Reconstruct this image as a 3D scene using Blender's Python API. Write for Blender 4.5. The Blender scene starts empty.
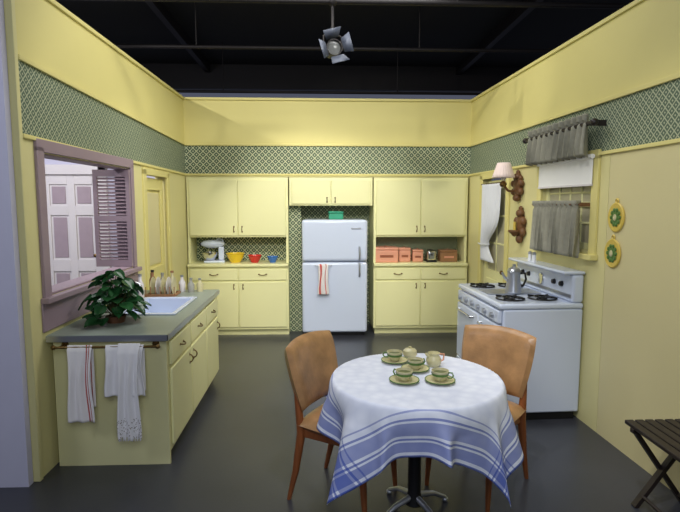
import bpy, bmesh, math, random
from mathutils import Vector, Matrix
random.seed(7)
sc = bpy.context.scene
sc.view_settings.view_transform = 'Standard'
COL = sc.collection
pi = math.pi

# ---------------------------------------------------------------- materials
def lin(c):
    out = []
    for v in c:
        v /= 255.0
        out.append(v/12.92 if v <= 0.04045 else ((v+0.055)/1.055)**2.4)
    return (*out, 1.0)

def newmat(name):
    m = bpy.data.materials.new(name); m.use_nodes = True
    nt = m.node_tree
    return m, nt, nt.nodes['Principled BSDF']

def M(op, nt, a, b=None):
    n = nt.nodes.new('ShaderNodeMath'); n.operation = op
    for i, s in enumerate((a, b)):
        if s is None: continue
        if isinstance(s, (int, float)): n.inputs[i].default_value = s
        else: nt.links.new(s, n.inputs[i])
    return n.outputs[0]

def mixc(nt, f, a, b):
    n = nt.nodes.new('ShaderNodeMix'); n.data_type = 'RGBA'
    if isinstance(f, (int, float)): n.inputs[0].default_value = f
    else: nt.links.new(f, n.inputs[0])
    for i, s in ((6, a), (7, b)):
        if isinstance(s, tuple): n.inputs[i].default_value = s
        else: nt.links.new(s, n.inputs[i])
    return n.outputs[2]

def mat(name, rgb, rough=0.5, metal=0.0, var=0.06, scale=6.0, bump=0.0, trans=0.0, emit=0.0, alpha=1.0, stretch=None, bscale=60, coat=0):
    m, nt, p = newmat(name)
    c = lin(rgb)
    tc = nt.nodes.new('ShaderNodeTexCoord')
    src = tc.outputs['Object']
    if stretch:
        mp = nt.nodes.new('ShaderNodeMapping'); mp.inputs['Scale'].default_value = stretch
        nt.links.new(src, mp.inputs[0]); src = mp.outputs[0]
    nz = nt.nodes.new('ShaderNodeTexNoise'); nz.inputs['Scale'].default_value = scale
    nz.inputs['Detail'].default_value = 4
    nt.links.new(src, nz.inputs['Vector'])
    dk = tuple(max(0, v*(1-var*2.2)) for v in c[:3])+(1,)
    lt = tuple(min(1, v*(1+var)) for v in c[:3])+(1,)
    nt.links.new(mixc(nt, nz.outputs[0], dk, lt), p.inputs['Base Color'])
    p.inputs['Roughness'].default_value = rough
    p.inputs['Metallic'].default_value = metal
    if trans: p.inputs['Transmission Weight'].default_value = trans
    if coat: p.inputs['Coat Weight'].default_value = coat
    if alpha < 1: p.inputs['Alpha'].default_value = alpha
    if emit:
        p.inputs['Emission Color'].default_value = c; p.inputs['Emission Strength'].default_value = emit
    if bump:
        n2 = nt.nodes.new('ShaderNodeTexNoise'); n2.inputs['Scale'].default_value = bscale
        nt.links.new(src, n2.inputs['Vector'])
        b = nt.nodes.new('ShaderNodeBump'); b.inputs['Strength'].default_value = bump
        b.inputs['Distance'].default_value = 0.01
        nt.links.new(n2.outputs[0], b.inputs['Height']); nt.links.new(b.outputs[0], p.inputs['Normal'])
    return m

def wallpaper(name, horiz, P, dark, light):
    m, nt, p = newmat(name)
    tc = nt.nodes.new('ShaderNodeTexCoord'); sp = nt.nodes.new('ShaderNodeSeparateXYZ')
    nt.links.new(tc.outputs['Object'], sp.inputs[0])
    h = sp.outputs[horiz]; z = sp.outputs['Z']
    a = M('DIVIDE', nt, M('ADD', nt, h, z), P); b = M('DIVIDE', nt, M('SUBTRACT', nt, h, z), P)
    fa = M('ABSOLUTE', nt, M('SUBTRACT', nt, M('FRACT', nt, M('ADD', nt, a, 100)), 0.5))
    fb = M('ABSOLUTE', nt, M('SUBTRACT', nt, M('FRACT', nt, M('ADD', nt, b, 100)), 0.5))
    line = M('GREATER_THAN', nt, M('MAXIMUM', nt, fa, fb), 0.41)
    dot = M('LESS_THAN', nt, M('MAXIMUM', nt, fa, fb), 0.13)
    f = M('MAXIMUM', nt, line, dot)
    nt.links.new(mixc(nt, f, lin(dark), lin(light)), p.inputs['Base Color'])
    p.inputs['Roughness'].default_value = 0.7
    return m

def stripes(name, base, bands, rough=0.9, scale=200):
    m, nt, p = newmat(name)
    tc = nt.nodes.new('ShaderNodeTexCoord'); sp = nt.nodes.new('ShaderNodeSeparateXYZ')
    nt.links.new(tc.outputs['UV'], sp.inputs[0])
    col = lin(base)
    for (ax, v0, v1, c) in bands:
        s = sp.outputs[ax]
        f = M('MULTIPLY', nt, M('GREATER_THAN', nt, s, v0), M('LESS_THAN', nt, s, v1))
        col = mixc(nt, f, col, lin(c))
    if isinstance(col, tuple): p.inputs['Base Color'].default_value = col
    else: nt.links.new(col, p.inputs['Base Color'])
    p.inputs['Roughness'].default_value = rough
    nz = nt.nodes.new('ShaderNodeTexNoise'); nz.inputs['Scale'].default_value = scale
    nt.links.new(tc.outputs['Object'], nz.inputs[0])
    b = nt.nodes.new('ShaderNodeBump'); b.inputs['Strength'].default_value = .25; b.inputs['Distance'].default_value = .005
    nt.links.new(nz.outputs[0], b.inputs['Height']); nt.links.new(b.outputs[0], p.inputs['Normal'])
    return m

m_yel = mat('yellow wall paint', (226, 215, 140), 0.6, var=.03, scale=2)
m_cream = mat('cream wall paint', (224, 216, 156), 0.6, var=.03, scale=2)
m_tan = mat('dull cream wall paint', (218, 208, 158), 0.5, var=.04, scale=1.5)
m_cab = mat('cream yellow cabinet enamel', (236, 233, 176), 0.4, var=.02, scale=3)
m_end = mat('pale cream cabinet panel', (224, 219, 166), 0.5, var=.05, scale=4)
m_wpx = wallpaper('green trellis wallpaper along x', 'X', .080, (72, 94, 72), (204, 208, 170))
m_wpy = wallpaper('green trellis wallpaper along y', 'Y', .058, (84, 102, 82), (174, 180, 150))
m_mauve = mat('mauve painted wood', (154, 134, 144), 0.5, var=.04)
m_lav = mat('lavender white paint', (200, 199, 220), 0.6, var=.03)
m_white = mat('white enamel', (208, 218, 238), 0.22, var=.01, coat=.4)
m_whitep = mat('white painted wood', (222, 218, 220), 0.5, var=.03)
m_pane = mat('mauve tinted pane', (172, 156, 166), 0.4, var=.08)
m_floor = mat('dark grey stage floor', (62, 64, 72), 0.32, var=.2, scale=1.6, bump=.03)
m_black = mat('black ceiling paint', (9, 8, 9), 0.9, var=.1)
m_rig = mat('black rigging metal', (24, 19, 20), 0.6, .2, var=.1)
m_lamp = mat('grey lamp housing', (70, 76, 90), 0.5, .2, var=.05)
m_chrome = mat('chrome', (215, 215, 218), 0.14, 1.0, var=.02)
m_alu = mat('brushed aluminium', (180, 184, 192), 0.3, .8, var=.04)
m_brass = mat('aged brass', (120, 95, 55), 0.35, .9, var=.08)
m_top = mat('grey green laminate', (138, 148, 138), 0.35, var=.04, scale=20)
m_wood = mat('warm brown chair wood', (146, 84, 44), 0.35, var=.2, scale=8, stretch=(8, 8, 1))
m_dwood = mat('dark stained wood', (40, 31, 29), 0.45, var=.2, scale=8)
m_carv = mat('carved brown wood', (118, 80, 48), 0.5, var=.2, scale=12)
m_leath = mat('tan leather', (184, 140, 94), 0.34, var=.3, scale=11, bump=.12)
m_blackm = mat('black iron', (24, 24, 26), 0.4, .2, var=.1)
m_leaf = mat('dark green leaf', (46, 98, 54), 0.28, var=.3, scale=14, coat=.2)
m_twig = mat('green brown stem', (86, 84, 46), 0.7)
m_terra = mat('brown planter wood', (104, 68, 44), 0.6, var=.2)
m_copper = mat('pink copper', (226, 160, 132), 0.4, .1, var=.05)
m_copper_d = mat('dark copper trim', (170, 104, 78), 0.35, .5, var=.05)
m_glass = mat('clear glass', (235, 240, 240), 0.05, trans=.9, var=0)
m_bulb = mat('warm lamp shade', (232, 212, 204), 0.7, var=.05, emit=.1)
m_gray = mat('grey green linen', (156, 154, 138), 0.9, var=.1, scale=30, bump=.2, bscale=300)
m_stone = mat('grey stoneware', (160, 160, 152), 0.5, var=.1)
m_sheer = mat('white sheer fabric', (224, 226, 230), 0.9, var=.04)
m_shade = mat('white roller shade', (240, 240, 238), 0.8, var=.02)
m_out = mat('pale outdoor pane', (196, 190, 160), 0.3, var=.2, scale=5)
m_crock = mat('cream green pottery', (208, 200, 156), 0.3, var=.12, scale=20, coat=.3)
m_tea = mat('dark green glaze', (96, 104, 62), 0.3, var=.1)
m_green = mat('leaf green glaze', (84, 124, 56), 0.4, var=.15, scale=30)
m_gold = mat('mustard yellow glaze', (224, 196, 88), 0.4, var=.12, scale=30)
m_red = mat('red enamel', (200, 40, 36), 0.25, coat=.4)
m_blue = mat('blue enamel', (50, 110, 190), 0.25, coat=.4)
m_bowl_y = mat('yellow ceramic', (235, 200, 40), 0.25, coat=.4)
m_teal = mat('teal plastic', (40, 150, 115), 0.4)
m_bwood = mat('light brown wood', (160, 116, 78), 0.5, var=.15, scale=10)

# ---------------------------------------------------------------- builder
class B:
    def __init__(s):
        s.bm = bmesh.new(); s.mi = 0; s.uv = s.bm.loops.layers.uv.new('UVMap')
    def f(s, vs):
        try:
            f = s.bm.faces.new(vs); f.material_index = s.mi; return f
        except ValueError: return None
    def box(s, x0, x1, y0, y1, z0, z1):
        if x0 > x1: x0, x1 = x1, x0
        if y0 > y1: y0, y1 = y1, y0
        if z0 > z1: z0, z1 = z1, z0
        v = [s.bm.verts.new(p) for p in ((x0,y0,z0),(x1,y0,z0),(x1,y1,z0),(x0,y1,z0),(x0,y0,z1),(x1,y0,z1),(x1,y1,z1),(x0,y1,z1))]
        for i in ((0,3,2,1),(4,5,6,7),(0,1,5,4),(1,2,6,5),(2,3,7,6),(3,0,4,7)): s.f([v[j] for j in i])
        return s
    def beam(s, p0, p1, w, d=None, up=(0, 0, 1)):
        d = d or w
        p0 = Vector(p0); p1 = Vector(p1); a = (p1-p0).normalized(); up = Vector(up)
        if abs(a.dot(up)) > .99: up = Vector((0, 1, 0))
        r = a.cross(up).normalized(); u = r.cross(a)
        vs = []
        for p in (p0, p1):
            for sx, sy in ((-1,-1),(1,-1),(1,1),(-1,1)): vs.append(s.bm.verts.new(p+r*sx*w/2+u*sy*d/2))
        for i in ((0,1,2,3),(7,6,5,4),(0,4,5,1),(1,5,6,2),(2,6,7,3),(3,7,4,0)): s.f([vs[j] for j in i])
        return s
    def tube(s, pts, r, n=10, cap=True):
        pts = [Vector(p) for p in pts]; rs = r if isinstance(r, (list, tuple)) else [r]*len(pts)
        rings = []
        ref = None
        for i, p in enumerate(pts):
            a = (pts[min(i+1, len(pts)-1)]-pts[max(i-1, 0)]).normalized()
            if ref is None:
                ref = Vector((0, 0, 1)) if abs(a.z) < .9 else Vector((1, 0, 0))
            r1 = (ref - a*ref.dot(a)).normalized(); r2 = a.cross(r1); ref = r1
            rings.append([s.bm.verts.new(p+(r1*math.cos(2*pi*k/n)+r2*math.sin(2*pi*k/n))*rs[i]) for k in range(n)])
        for A, C in zip(rings, rings[1:]):
            for k in range(n): s.f([A[k], A[(k+1) % n], C[(k+1) % n], C[k]])
        if cap: s.f(list(reversed(rings[0]))); s.f(rings[-1])
        return s
    def cyl(s, p0, p1, r0, r1=None, n=16):
        return s.tube([p0, p1], [r0, r0 if r1 is None else r1], n)
    def lathe(s, prof, c=(0, 0, 0), n=24, axis='z', sx=1, sy=1):
        rings = []
        for r, z in prof:
            ring = []
            for k in range(1 if r < 1e-6 else n):
                a = 2*pi*k/n; x, y = r*math.cos(a)*sx, r*math.sin(a)*sy
                p = {'z': (x, y, z), 'x': (z, x, y), 'y': (y, z, x)}[axis]
                ring.append(s.bm.verts.new((p[0]+c[0], p[1]+c[1], p[2]+c[2])))
            rings.append(ring)
        for A, C in zip(rings, rings[1:]):
            if len(A) == 1 and len(C) == 1: continue
            for k in range(n):
                k2 = (k+1) % n
                if len(A) == 1: s.f([A[0], C[k2], C[k]])
                elif len(C) == 1: s.f([A[k], A[k2], C[0]])
                else: s.f([A[k], A[k2], C[k2], C[k]])
        return s
    def ball(s, c, r, n=14, m=9):
        if not isinstance(r, (list, tuple)): r = (r, r, r)
        pr = [(math.sin(pi*i/m), -math.cos(pi*i/m)) for i in range(m+1)]
        i0 = len(s.bm.verts)
        s.lathe([(a if a > 1e-6 else 0, b) for a, b in pr], (0, 0, 0), n)
        s.bm.verts.ensure_lookup_table()
        for v in s.bm.verts[i0:]:
            v.co = Vector((v.co.x*r[0]+c[0], v.co.y*r[1]+c[1], v.co.z*r[2]+c[2]))
        return s
    def sheet(s, fn, nu, nv):
        g = [[s.bm.verts.new(fn(i/nu, j/nv)) for i in range(nu+1)] for j in range(nv+1)]
        for j in range(nv):
            for i in range(nu):
                f = s.f([g[j][i], g[j][i+1], g[j+1][i+1], g[j+1][i]])
                if f:
                    for l, (a, b) in zip(f.loops, ((i, j), (i+1, j), (i+1, j+1), (i, j+1))): l[s.uv].uv = (a/nu, b/nv)
        return s
    def pillow(s, fc, nrm, th, n=14, k=.14):
        nrm = Vector(nrm)
        for sg in (1, -1):
            def fn(a, b):
                u, v = a*2-1, b*2-1
                u2, v2 = u*math.sqrt(1-v*v*k), v*math.sqrt(1-u*u*k)
                t = th*((1-abs(u)**6)*(1-abs(v)**6))**.5
                return Vector(fc(u2, v2))+nrm*sg*t/2
            s.sheet(fn, n, n) if sg > 0 else s.sheet(lambda a, b: fn(1-a, b), n, n)
        bmesh.ops.remove_doubles(s.bm, verts=s.bm.verts, dist=1e-5)
        return s

def mk(name, b, mats, parent=None, loc=(0, 0, 0), rot=0, bevel=0, solid=0, label=None, cat=None, kind=None, seg=2, ang=38, normals=True):
    bm = b.bm
    if normals: bmesh.ops.recalc_face_normals(bm, faces=bm.faces)
    for f in bm.faces: f.smooth = True
    for e in bm.edges:
        if len(e.link_faces) == 2:
            if e.calc_face_angle(0) > math.radians(ang): e.smooth = False
    me = bpy.data.meshes.new(name); bm.to_mesh(me); bm.free()
    for m in (mats if isinstance(mats, (list, tuple)) else [mats]): me.materials.append(m)
    o = bpy.data.objects.new(name, me); COL.objects.link(o)
    o.location = loc; o.rotation_euler = (0, 0, rot)
    if parent: o.parent = parent
    if solid:
        md = o.modifiers.new('s', 'SOLIDIFY'); md.thickness = solid; md.offset = 0
    if bevel:
        md = o.modifiers.new('b', 'BEVEL'); md.width = bevel; md.segments = seg; md.limit_method = 'ANGLE'
    if label: o['label'] = label
    if cat: o['category'] = cat
    if kind: o['kind'] = kind
    return o

def root(name, label, cat, loc=(0, 0, 0), rot=0, kind=None):
    e = bpy.data.objects.new(name, None); COL.objects.link(e); e.empty_display_size = .1
    e.location = loc; e.rotation_euler = (0, 0, rot)
    e['label'] = label; e['category'] = cat
    if kind: e['kind'] = kind
    return e

def dup(o, loc=None, rot=None, parent=None):
    c = o.copy(); COL.objects.link(c)
    if parent is not None:
        c.parent = parent
    if loc is not None: c.location = loc
    if rot is not None: c.rotation_euler = (0, 0, rot)
    for ch in list(o.children):
        dup(ch, parent=c)
    return c

def struct(name, b, mats, label, cat, **k):
    return mk(name, b, mats, label=label, cat=cat, kind='structure', **k)

RIGHT, LEFT = [], []

# ---------------------------------------------------------------- dimensions
XL, XR, YB, H = -1.62, 1.90, 6.50, 2.92
W0, W1 = 2.0, 2.35
YF = 3.05

struct('floor', B().box(-7, 5, -3, 10, -.1, 0), m_floor, 'dark grey painted studio floor', 'floor')
struct('ceiling', B().box(-7, 5, -3, 10, 4.0, 4.1), m_black, 'black painted studio ceiling', 'ceiling')

# the wallpaper band on this wall was hung slightly flared: taller at the open end
def flare(b, d0, d1):
    for v in b.bm.verts:
        t = (6.5-v.co.y)/(6.5-YF)
        if abs(v.co.z-W0) < .04: v.co.z += d0*t
        elif abs(v.co.z-W1) < .04: v.co.z += d1*t
b = B()
T = -1.74
def wl(y0, y1, z0, z1, mi=0):
    b.mi = mi; b.box(T, XL, y0, y1, z0, z1)
wl(YF, 3.25, 0, W0); wl(3.25, 4.65, 0, 1.08); wl(3.25, 4.65, 1.95, W0); wl(4.65, 5.02, 0, W0)
wl(5.02, 5.72, 1.93, W0); wl(5.72, 7.15, 0, W0)
wl(YF, 7.15, W0, W1, 1); wl(YF, 7.15, W1, H, 2)
flare(b, .03, .10)
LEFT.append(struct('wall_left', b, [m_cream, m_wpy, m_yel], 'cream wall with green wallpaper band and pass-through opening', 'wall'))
b = B()
DW = .17
WE = 4.34
def wr(y0, y1, z0, z1, mi=0, x=XR):
    b.mi = mi; b.box(x, XR+.1, y0, y1, z0, z1)
wr(.8, 3.53, 0, W0, 3); wr(3.535, 3.55+DW, 0, W0); wr(3.55+DW, WE+DW, 0, 1.3); wr(3.55+DW, WE+DW, 1.98, W0)
wr(WE+DW, 5.3, 0, W0); wr(5.3, 6.02, 1.93, W0); wr(6.02, 7.15, 0, W0)
wr(.8, 7.15, W0, W1, 1); wr(.8, 7.15, W1, H, 2)
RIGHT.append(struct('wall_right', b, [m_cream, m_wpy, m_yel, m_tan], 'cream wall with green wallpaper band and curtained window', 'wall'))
b = B()
b.mi = 1; b.box(XL, XR, 7.05, 7.15, 0, 1.97)
b.mi = 0; b.box(XL, XR, YB, 7.15, 1.97, W0)
b.mi = 1; b.box(XL, XR, YB, 7.15, W0, W1)
b.mi = 2; b.box(XL, XR, YB, 7.15, W1, H)
struct('wall_back', b, [m_cream, m_wpx, m_yel], 'yellow soffit wall with green wallpaper band over cabinets', 'wall')
n = 1
for z, hgt in ((W0-.014, .025), (W1-.005, .03), (H-.03, .03)):
    for kind in 'lbr':
        b = B()
        if kind == 'l': b.box(XL, XL+.018, YF, YB-.02, z, z+hgt); flare(b, .03, .10)
        if kind == 'b': b.box(XL, XR, YB-.018, YB, z, z+hgt)
        if kind == 'r': b.box(XR-.018, XR, .8, YB-.02, z, z+hgt)
        o = struct('trim_%d' % n, b, m_yel, 'narrow yellow painted picture rail on the wall', 'trim', bevel=.004); n += 1
        if kind == 'l': LEFT.append(o)
        if kind == 'r': RIGHT.append(o)
LEFT.append(struct('trim_%d' % n, B().box(-1.76, XL+.012, YF-.035, YF, 0, H), m_cream, 'yellow end board of the set wall', 'trim', bevel=.004)); n += 1
struct('wall_outer', B().box(-2.02, -1.695, YF-.09, YF-.04, 0, 4.0), m_lav, 'lavender white partition end beside the set', 'wall')
b = B(); b.mi = 0
b.box(-6, -3.42, 6.6, 6.7, 0, 2.9); b.box(-2.68, -1.76, 6.6, 6.7, 0, 2.9); b.box(-3.42, -2.68, 6.6, 6.7, 2.02, 2.9)
struct('wall_annex', b, m_lav, 'plain lavender wall of the neighbouring room', 'wall')
struct('wall_annex_side', B().box(-4.6, -4.5, 3.4, 6.6, 0, 2.9), m_lav, 'plain pale side wall of neighbouring room', 'wall')

b = B()
x0, x1 = XL, XL+.02
b.box(x0, x1, 3.17, 3.25, 1.03, 1.985); b.box(x0, x1, 4.65, 4.72, 1.03, 1.985)
b.box(x0, x1, 3.17, 4.72, 1.955, 2.03)
b.box(XL, XL+.05, 3.15, 4.75, 1.045, 1.08); b.box(XL, XL+.012, 3.15, 4.75, .87, 1.045)
b.box(T, XL, 3.25, 3.265, 1.08, 1.95); b.box(T, XL, 4.635, 4.65, 1.08, 1.95); b.box(T, XL, 3.25, 4.65, 1.94, 1.955); b.box(T-.03, XL, 3.25, 4.65, 1.08, 1.095)
LEFT.append(struct('window_1', b, m_mauve, 'mauve painted pass-through window frame with sill', 'window frame', bevel=.004))
def shutter(w, h):
    b = B()
    b.box(0, .035, -.012, .012, 0, h); b.box(w-.035, w, -.012, .012, 0, h)
    for z0, z1 in ((0, .06), (h*.5-.025, h*.5+.025), (h-.06, h)): b.box(.035, w-.035, -.012, .012, z0, z1)
    for za, zb in ((.06, h*.5-.025), (h*.5+.025, h-.06)):
        k = int((zb-za)/.028)
        for i in range(k):
            z = za+(i+.5)*(zb-za)/k
            b.beam((.03, 0, z), (w-.03, 0, z), .030, .005, up=(0, .55, .83))
    return b
LEFT.append(mk('window_shutter', shutter(.31, .84), m_mauve, loc=(-1.605, 4.62, 1.097), rot=pi+.02, label='mauve louvered shutter standing against window jamb', cat='shutter'))

# ---- doors
def panel_door(w, h, cols, rows, th=.04, rail=.09):
    b = B(); b.box(0, w, 0, th*.5, 0, h)
    cw = (w-rail*(cols+1))/cols
    for i in range(cols+1): b.box(i*(cw+rail), i*(cw+rail)+rail, -th*.5, 0, 0, h)
    prev = 0
    for (z0, z1) in rows:
        for i in range(cols):
            x0 = rail+i*(cw+rail)
            b.mi = 0; b.box(x0, x0+cw, -th*.5, 0, prev, z0)
            b.mi = 1; b.box(x0+.025, x0+cw-.025, -th*.25, 0.0, z0+.025, z1-.025)
        prev = z1
    b.mi = 0
    for i in range(cols):
        x0 = rail+i*(cw+rail); b.box(x0, x0+cw, -th*.5, 0, prev, h)
    return b
def knob(parent, loc, m=m_brass):
    return mk('knob', B().lathe([(0, 0), (.008, 0), (.008, .02), (.022, .03), (.024, .045), (.012, .055), (0, .056)], axis='y', n=14), m, parent, loc, rot=pi)
d = root('door_1', 'yellow panelled door set in the cream wall', 'door', (XL-.05, 5.05, 0), pi/2, 'structure'); LEFT.append(d)
mk('door_slab', panel_door(.64, 1.90, 1, [(.2, .85), (1.0, 1.78)]), [m_yel, m_tan], d, bevel=.004)
b = B(); b.box(-.08, 0, -.07, -.045, 0, 1.97); b.box(.65, .73, -.07, -.045, 0, 1.97); b.box(-.08, .73, -.07, -.045, 1.92, 1.985)
mk('door_frame', b, m_yel, d, bevel=.004)
knob(d, (.06, -.02, .95))
d = root('door_2', 'yellow door with glazed upper half and curtain', 'door', (XR+.03, 6.0, 0), -pi/2, 'structure'); RIGHT.append(d)
b = B(); w, h = .68, 1.9
b.box(0, w, 0, .035, 0, .9); b.box(0, .09, 0, .035, .9, h); b.box(w-.09, w, 0, .035, .9, h); b.box(0, w, 0, .035, h-.09, h)
for i in (1, 2): b.box(.09, w-.09, .008, .028, .9+i*.305-.01, .9+i*.305+.01)
b.box(w/2-.01, w/2+.01, .008, .028, .9, h)
b.box(.1, w-.1, -.01, 0, .12, .8)
mk('door_slab', b, m_cab, d, bevel=.004)
mk('window_pane', B().box(.09, w-.09, .016, .02, .9, h-.09), m_out, d)
b = B(); b.box(-.08, 0, -.05, -.031, 0, 1.97); b.box(w+.02, w+.1, -.05, -.031, 0, 1.97); b.box(-.08, w+.1, -.05, -.031, 1.92, 1.985)
mk('door_frame', b, m_yel, d, bevel=.004)
knob(d, (w-.05, 0, .92))
def tied(u, v):
    pinch = 1-.55*math.exp(-((v-.78)/.2)**2)
    x = .03+u*.54*pinch*(1-.1*v)
    return (x, -.052+.015*math.sin(u*46)*(1-.3*v), 1.86-.86*v)
o = root('door_curtain', 'white sheer tied-back curtain hanging on door glass', 'curtain', (XR+.02, 5.99, 0), -pi/2); RIGHT.append(o)
mk('fabric', B().sheet(tied, 60, 30), m_sheer, o, solid=.003)
mk('curtain_rod', B().cyl((0, -.05, 1.865), (.66, -.05, 1.865), .007), m_brass, o)
b = B(); b.tube([(.02, -.078, 1.19), (.13, -.088, 1.18), (.27, -.078, 1.19), (.275, -.035, 1.195)], .007)
mk('tieback', b, m_sheer, o)
d = root('door_3', 'white door with tall mauve panels in next room', 'door', (-3.40, 6.62, 0), 0, 'structure')
mk('door_slab', panel_door(.7, 2.0, 2, [(.15, .8), (.95, 1.5), (1.62, 1.88)]), [m_whitep, m_pane], d, bevel=.004)
b = B(); b.box(-.1, 0, -.06, -.025, 0, 2.1); b.box(.7, .8, -.06, -.025, 0, 2.1); b.box(-.1, .8, -.06, -.025, 2.0, 2.12)
mk('door_frame', b, m_whitep, d, bevel=.004)
knob(d, (.63, -.02, 1.0))

# ---- right window
o = root('window_2', 'cream casement window with small panes above stove', 'window', (0, DW, 0), 0, 'structure'); RIGHT.append(o)
b = B(); X = XR
b.box(X-.022, X, 3.47, 3.55, 1.24, 1.99); b.box(X-.022, X, WE, WE+.08, 1.24, 1.99); b.box(X-.022, X, 3.47, WE+.08, 1.96, 2.03)
b.box(X-.06, X, 3.45, WE+.10, 1.24, 1.28)
mk('window_frame', b, m_yel, o, bevel=.004)
b = B()
b.box(X+.03, X+.06, 3.55, 3.6, 1.3, 1.98); b.box(X+.03, X+.06, WE-.05, WE, 1.3, 1.98); b.box(X+.03, X+.06, 3.55, WE, 1.93, 1.98); b.box(X+.03, X+.06, 3.55, WE, 1.3, 1.35); b.box(X+.03, X+.06, 3.55, WE, 1.62, 1.66)
for i in (1, 2, 3): b.box(X+.035, X+.055, 3.6+i*.172-.008, 3.6+i*.172+.008, 1.35, 1.93)
for z in (1.5, 1.73): b.box(X+.035, X+.055, 3.6, WE-.05, z-.008, z+.008)
mk('window_sash', b, m_cab, o, bevel=.003)
mk('window_pane', B().box(X+.043, X+.047, 3.58, WE-.02, 1.33, 1.95), m_out, o)
def gath(y0, y1, ztop, zbot, x, amp, k, hd=.05, seed=0):
    def fn(u, v):
        if v < hd: a = amp*.75
        else: a = amp*(.45+.55*v)
        if abs(v-hd) < .03: a = amp*.25
        ph = k*u*2*pi+1.3*math.sin(5*u+seed)
        return (x-a*math.sin(ph+.7*math.sin(2.5*v+u*9+seed)), y0+(y1-y0)*u+.010*math.sin(ph*2)*v, ztop-(ztop-zbot)*v+.008*math.sin(ph)*v)
    return fn
o = root('window_valance', 'gathered grey green linen valance on wooden rod', 'curtain', (0, DW, 0)); RIGHT.append(o)
mk('fabric', B().sheet(gath(3.48, WE+.09, 2.275, 1.985, XR-.105, .044, 11, .22), 220, 20), m_gray, o, solid=.004)
b = B().cyl((XR-.105, 3.41, 2.205), (XR-.105, WE+.15, 2.205), .016); b.ball((XR-.105, 3.40, 2.205), .026); b.ball((XR-.105, WE+.16, 2.205), .026)
b.box(XR-.11, XR-.0, 3.43, 3.445, 2.185, 2.225); b.box(XR-.11, XR, WE+.12, WE+.135, 2.185, 2.225)
mk('curtain_rod', b, m_dwood, o)
o = root('roller_shade', 'white roller shade partly pulled down over window', 'window shade', (0, DW, 0)); RIGHT.append(o)
mk('fabric', B().box(XR-.034, XR-.03, 3.52, WE+.02, 1.79, 1.985), m_shade, o)
mk('roller', B().cyl((XR-.04, 3.51, 1.985), (XR-.04, WE+.03, 1.985), .017), m_shade, o)
mk('hem_bar', B().box(XR-.04, XR-.026, 3.52, WE+.02, 1.775, 1.79), m_whitep, o)
o = root('cafe_curtain', 'pair of gathered grey green linen cafe curtains on rod', 'curtain', (0, DW, 0)); RIGHT.append(o)
CE = 4.31; c0 = 3.57; cm = (c0+CE)/2
mk('fabric', B().sheet(gath(c0, cm-.01, 1.67, 1.25, XR-.09, .036, 5.5, .1, 1), 130, 16), m_gray, o, solid=.004)
mk('fabric', B().sheet(gath(cm+.01, CE, 1.67, 1.25, XR-.09, .036, 5.5, .1, 4), 130, 16), m_gray, o, solid=.004)
b = B().cyl((XR-.09, c0-.03, 1.64), (XR-.09, CE+.03, 1.64), .007); b.box(XR-.095, XR, c0-.02, c0-.01, 1.625, 1.655); b.box(XR-.095, XR, CE+.01, CE+.02, 1.625, 1.655)
mk('curtain_rod', b, m_carv, o)

# ---------------------------------------------------------------- cabinets
def pull(parent, x, z, y=-.02, w=.1, vertical=False):
    b = B(); pts = []
    for i in range(9):
        t = i/8; a = pi*t
        d = -math.sin(a)**.6*.024 if 0 < t < 1 else 0
        pts.append((-w/2+w*t, d, -.008*math.sin(a)) if not vertical else (0, d, -w/2+w*t))
    b.tube(pts, .005, 8)
    if vertical:
        b.ball((0, 0, w/2), (.009, .004, .012)); b.ball((0, 0, -w/2), (.009, .004, .012))
    else:
        b.ball((w/2, 0, 0), (.012, .004, .009)); b.ball((-w/2, 0, 0), (.012, .004, .009))
    return mk('handle', b, m_brass, parent, (x, y, z), label='aged brass pull')

def front(parent, name, x0, x1, z0, z1, hx=None, hz=None, vert=False, hw=.09):
    w, h = x1-x0, z1-z0
    b = B(); b.box(0, w, -.018, 0, 0, h)
    o = mk(name, b, m_cab, parent, (x0, 0, z0), bevel=.006)
    if hx is not None: pull(o, hx-x0, hz-z0, -.018, hw, vert)
    return o

def base_body(w, d, h, toe=.08, toed=.05, end_full=False):
    b = B()
    b.box(0, .02, 0, d, 0 if end_full else toe, h); b.box(w-.02, w, 0, d, toe, h); b.box(.02, w-.02, d-.015, d, toe, h)
    b.box(.02, w-.02, 0, d-.015, toe, toe+.02)
    b.box(.02, w-.02, 0, .02, toe+.02, h)
    b.box(.021, w, toed, d, 0, toe)
    return b
cab = root('sink_cabinet', 'cream painted base cabinet with drawers beneath sink counter', 'cabinet', (-.945, 3.2, 0), pi/2)
mk('body', base_body(1.6, .69, .81, end_full=True), m_end, cab)
xs = [.03, .55, 1.07, 1.57]
for i in range(3):
    front(cab, 'drawer', xs[i]+.012, xs[i+1]-.012, .635, .785, (xs[i]+xs[i+1])/2, .71, hw=.08)
    front(cab, 'door', xs[i]+.012, xs[i+1]-.012, .11, .61, xs[i+1]-.06 if i != 1 else xs[i]+.06, .54, True, .06)
sx0, sx1, sy0, sy1 = -1.44, -1.05, 3.74, 4.38
XW = -1.65
b = B()
b.box(XW, -.925, 3.155, sy0, .81, .85); b.box(XW+.012, -.925, sy1, 4.83, .81, .85)
b.box(XW+.005, sx0, sy0, sy1, .81, .85); b.box(sx1, -.925, sy0, sy1, .81, .85)
b.mi = 1; b.box(-.9248, -.921, 3.151, 4.834, .812, .848); b.box(XW, -.921, 3.151, 3.1548, .812, .848)
mk('worktop', b, [m_top, m_alu], label='grey green laminate worktop with metal edge strip', cat='worktop')
b = B()
r = .022
b.box(sx0-r, sx1+r, sy0-r, sy0+.01, .851, .862); b.box(sx0-r, sx1+r, sy1-.01, sy1+r, .851, .862)
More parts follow.
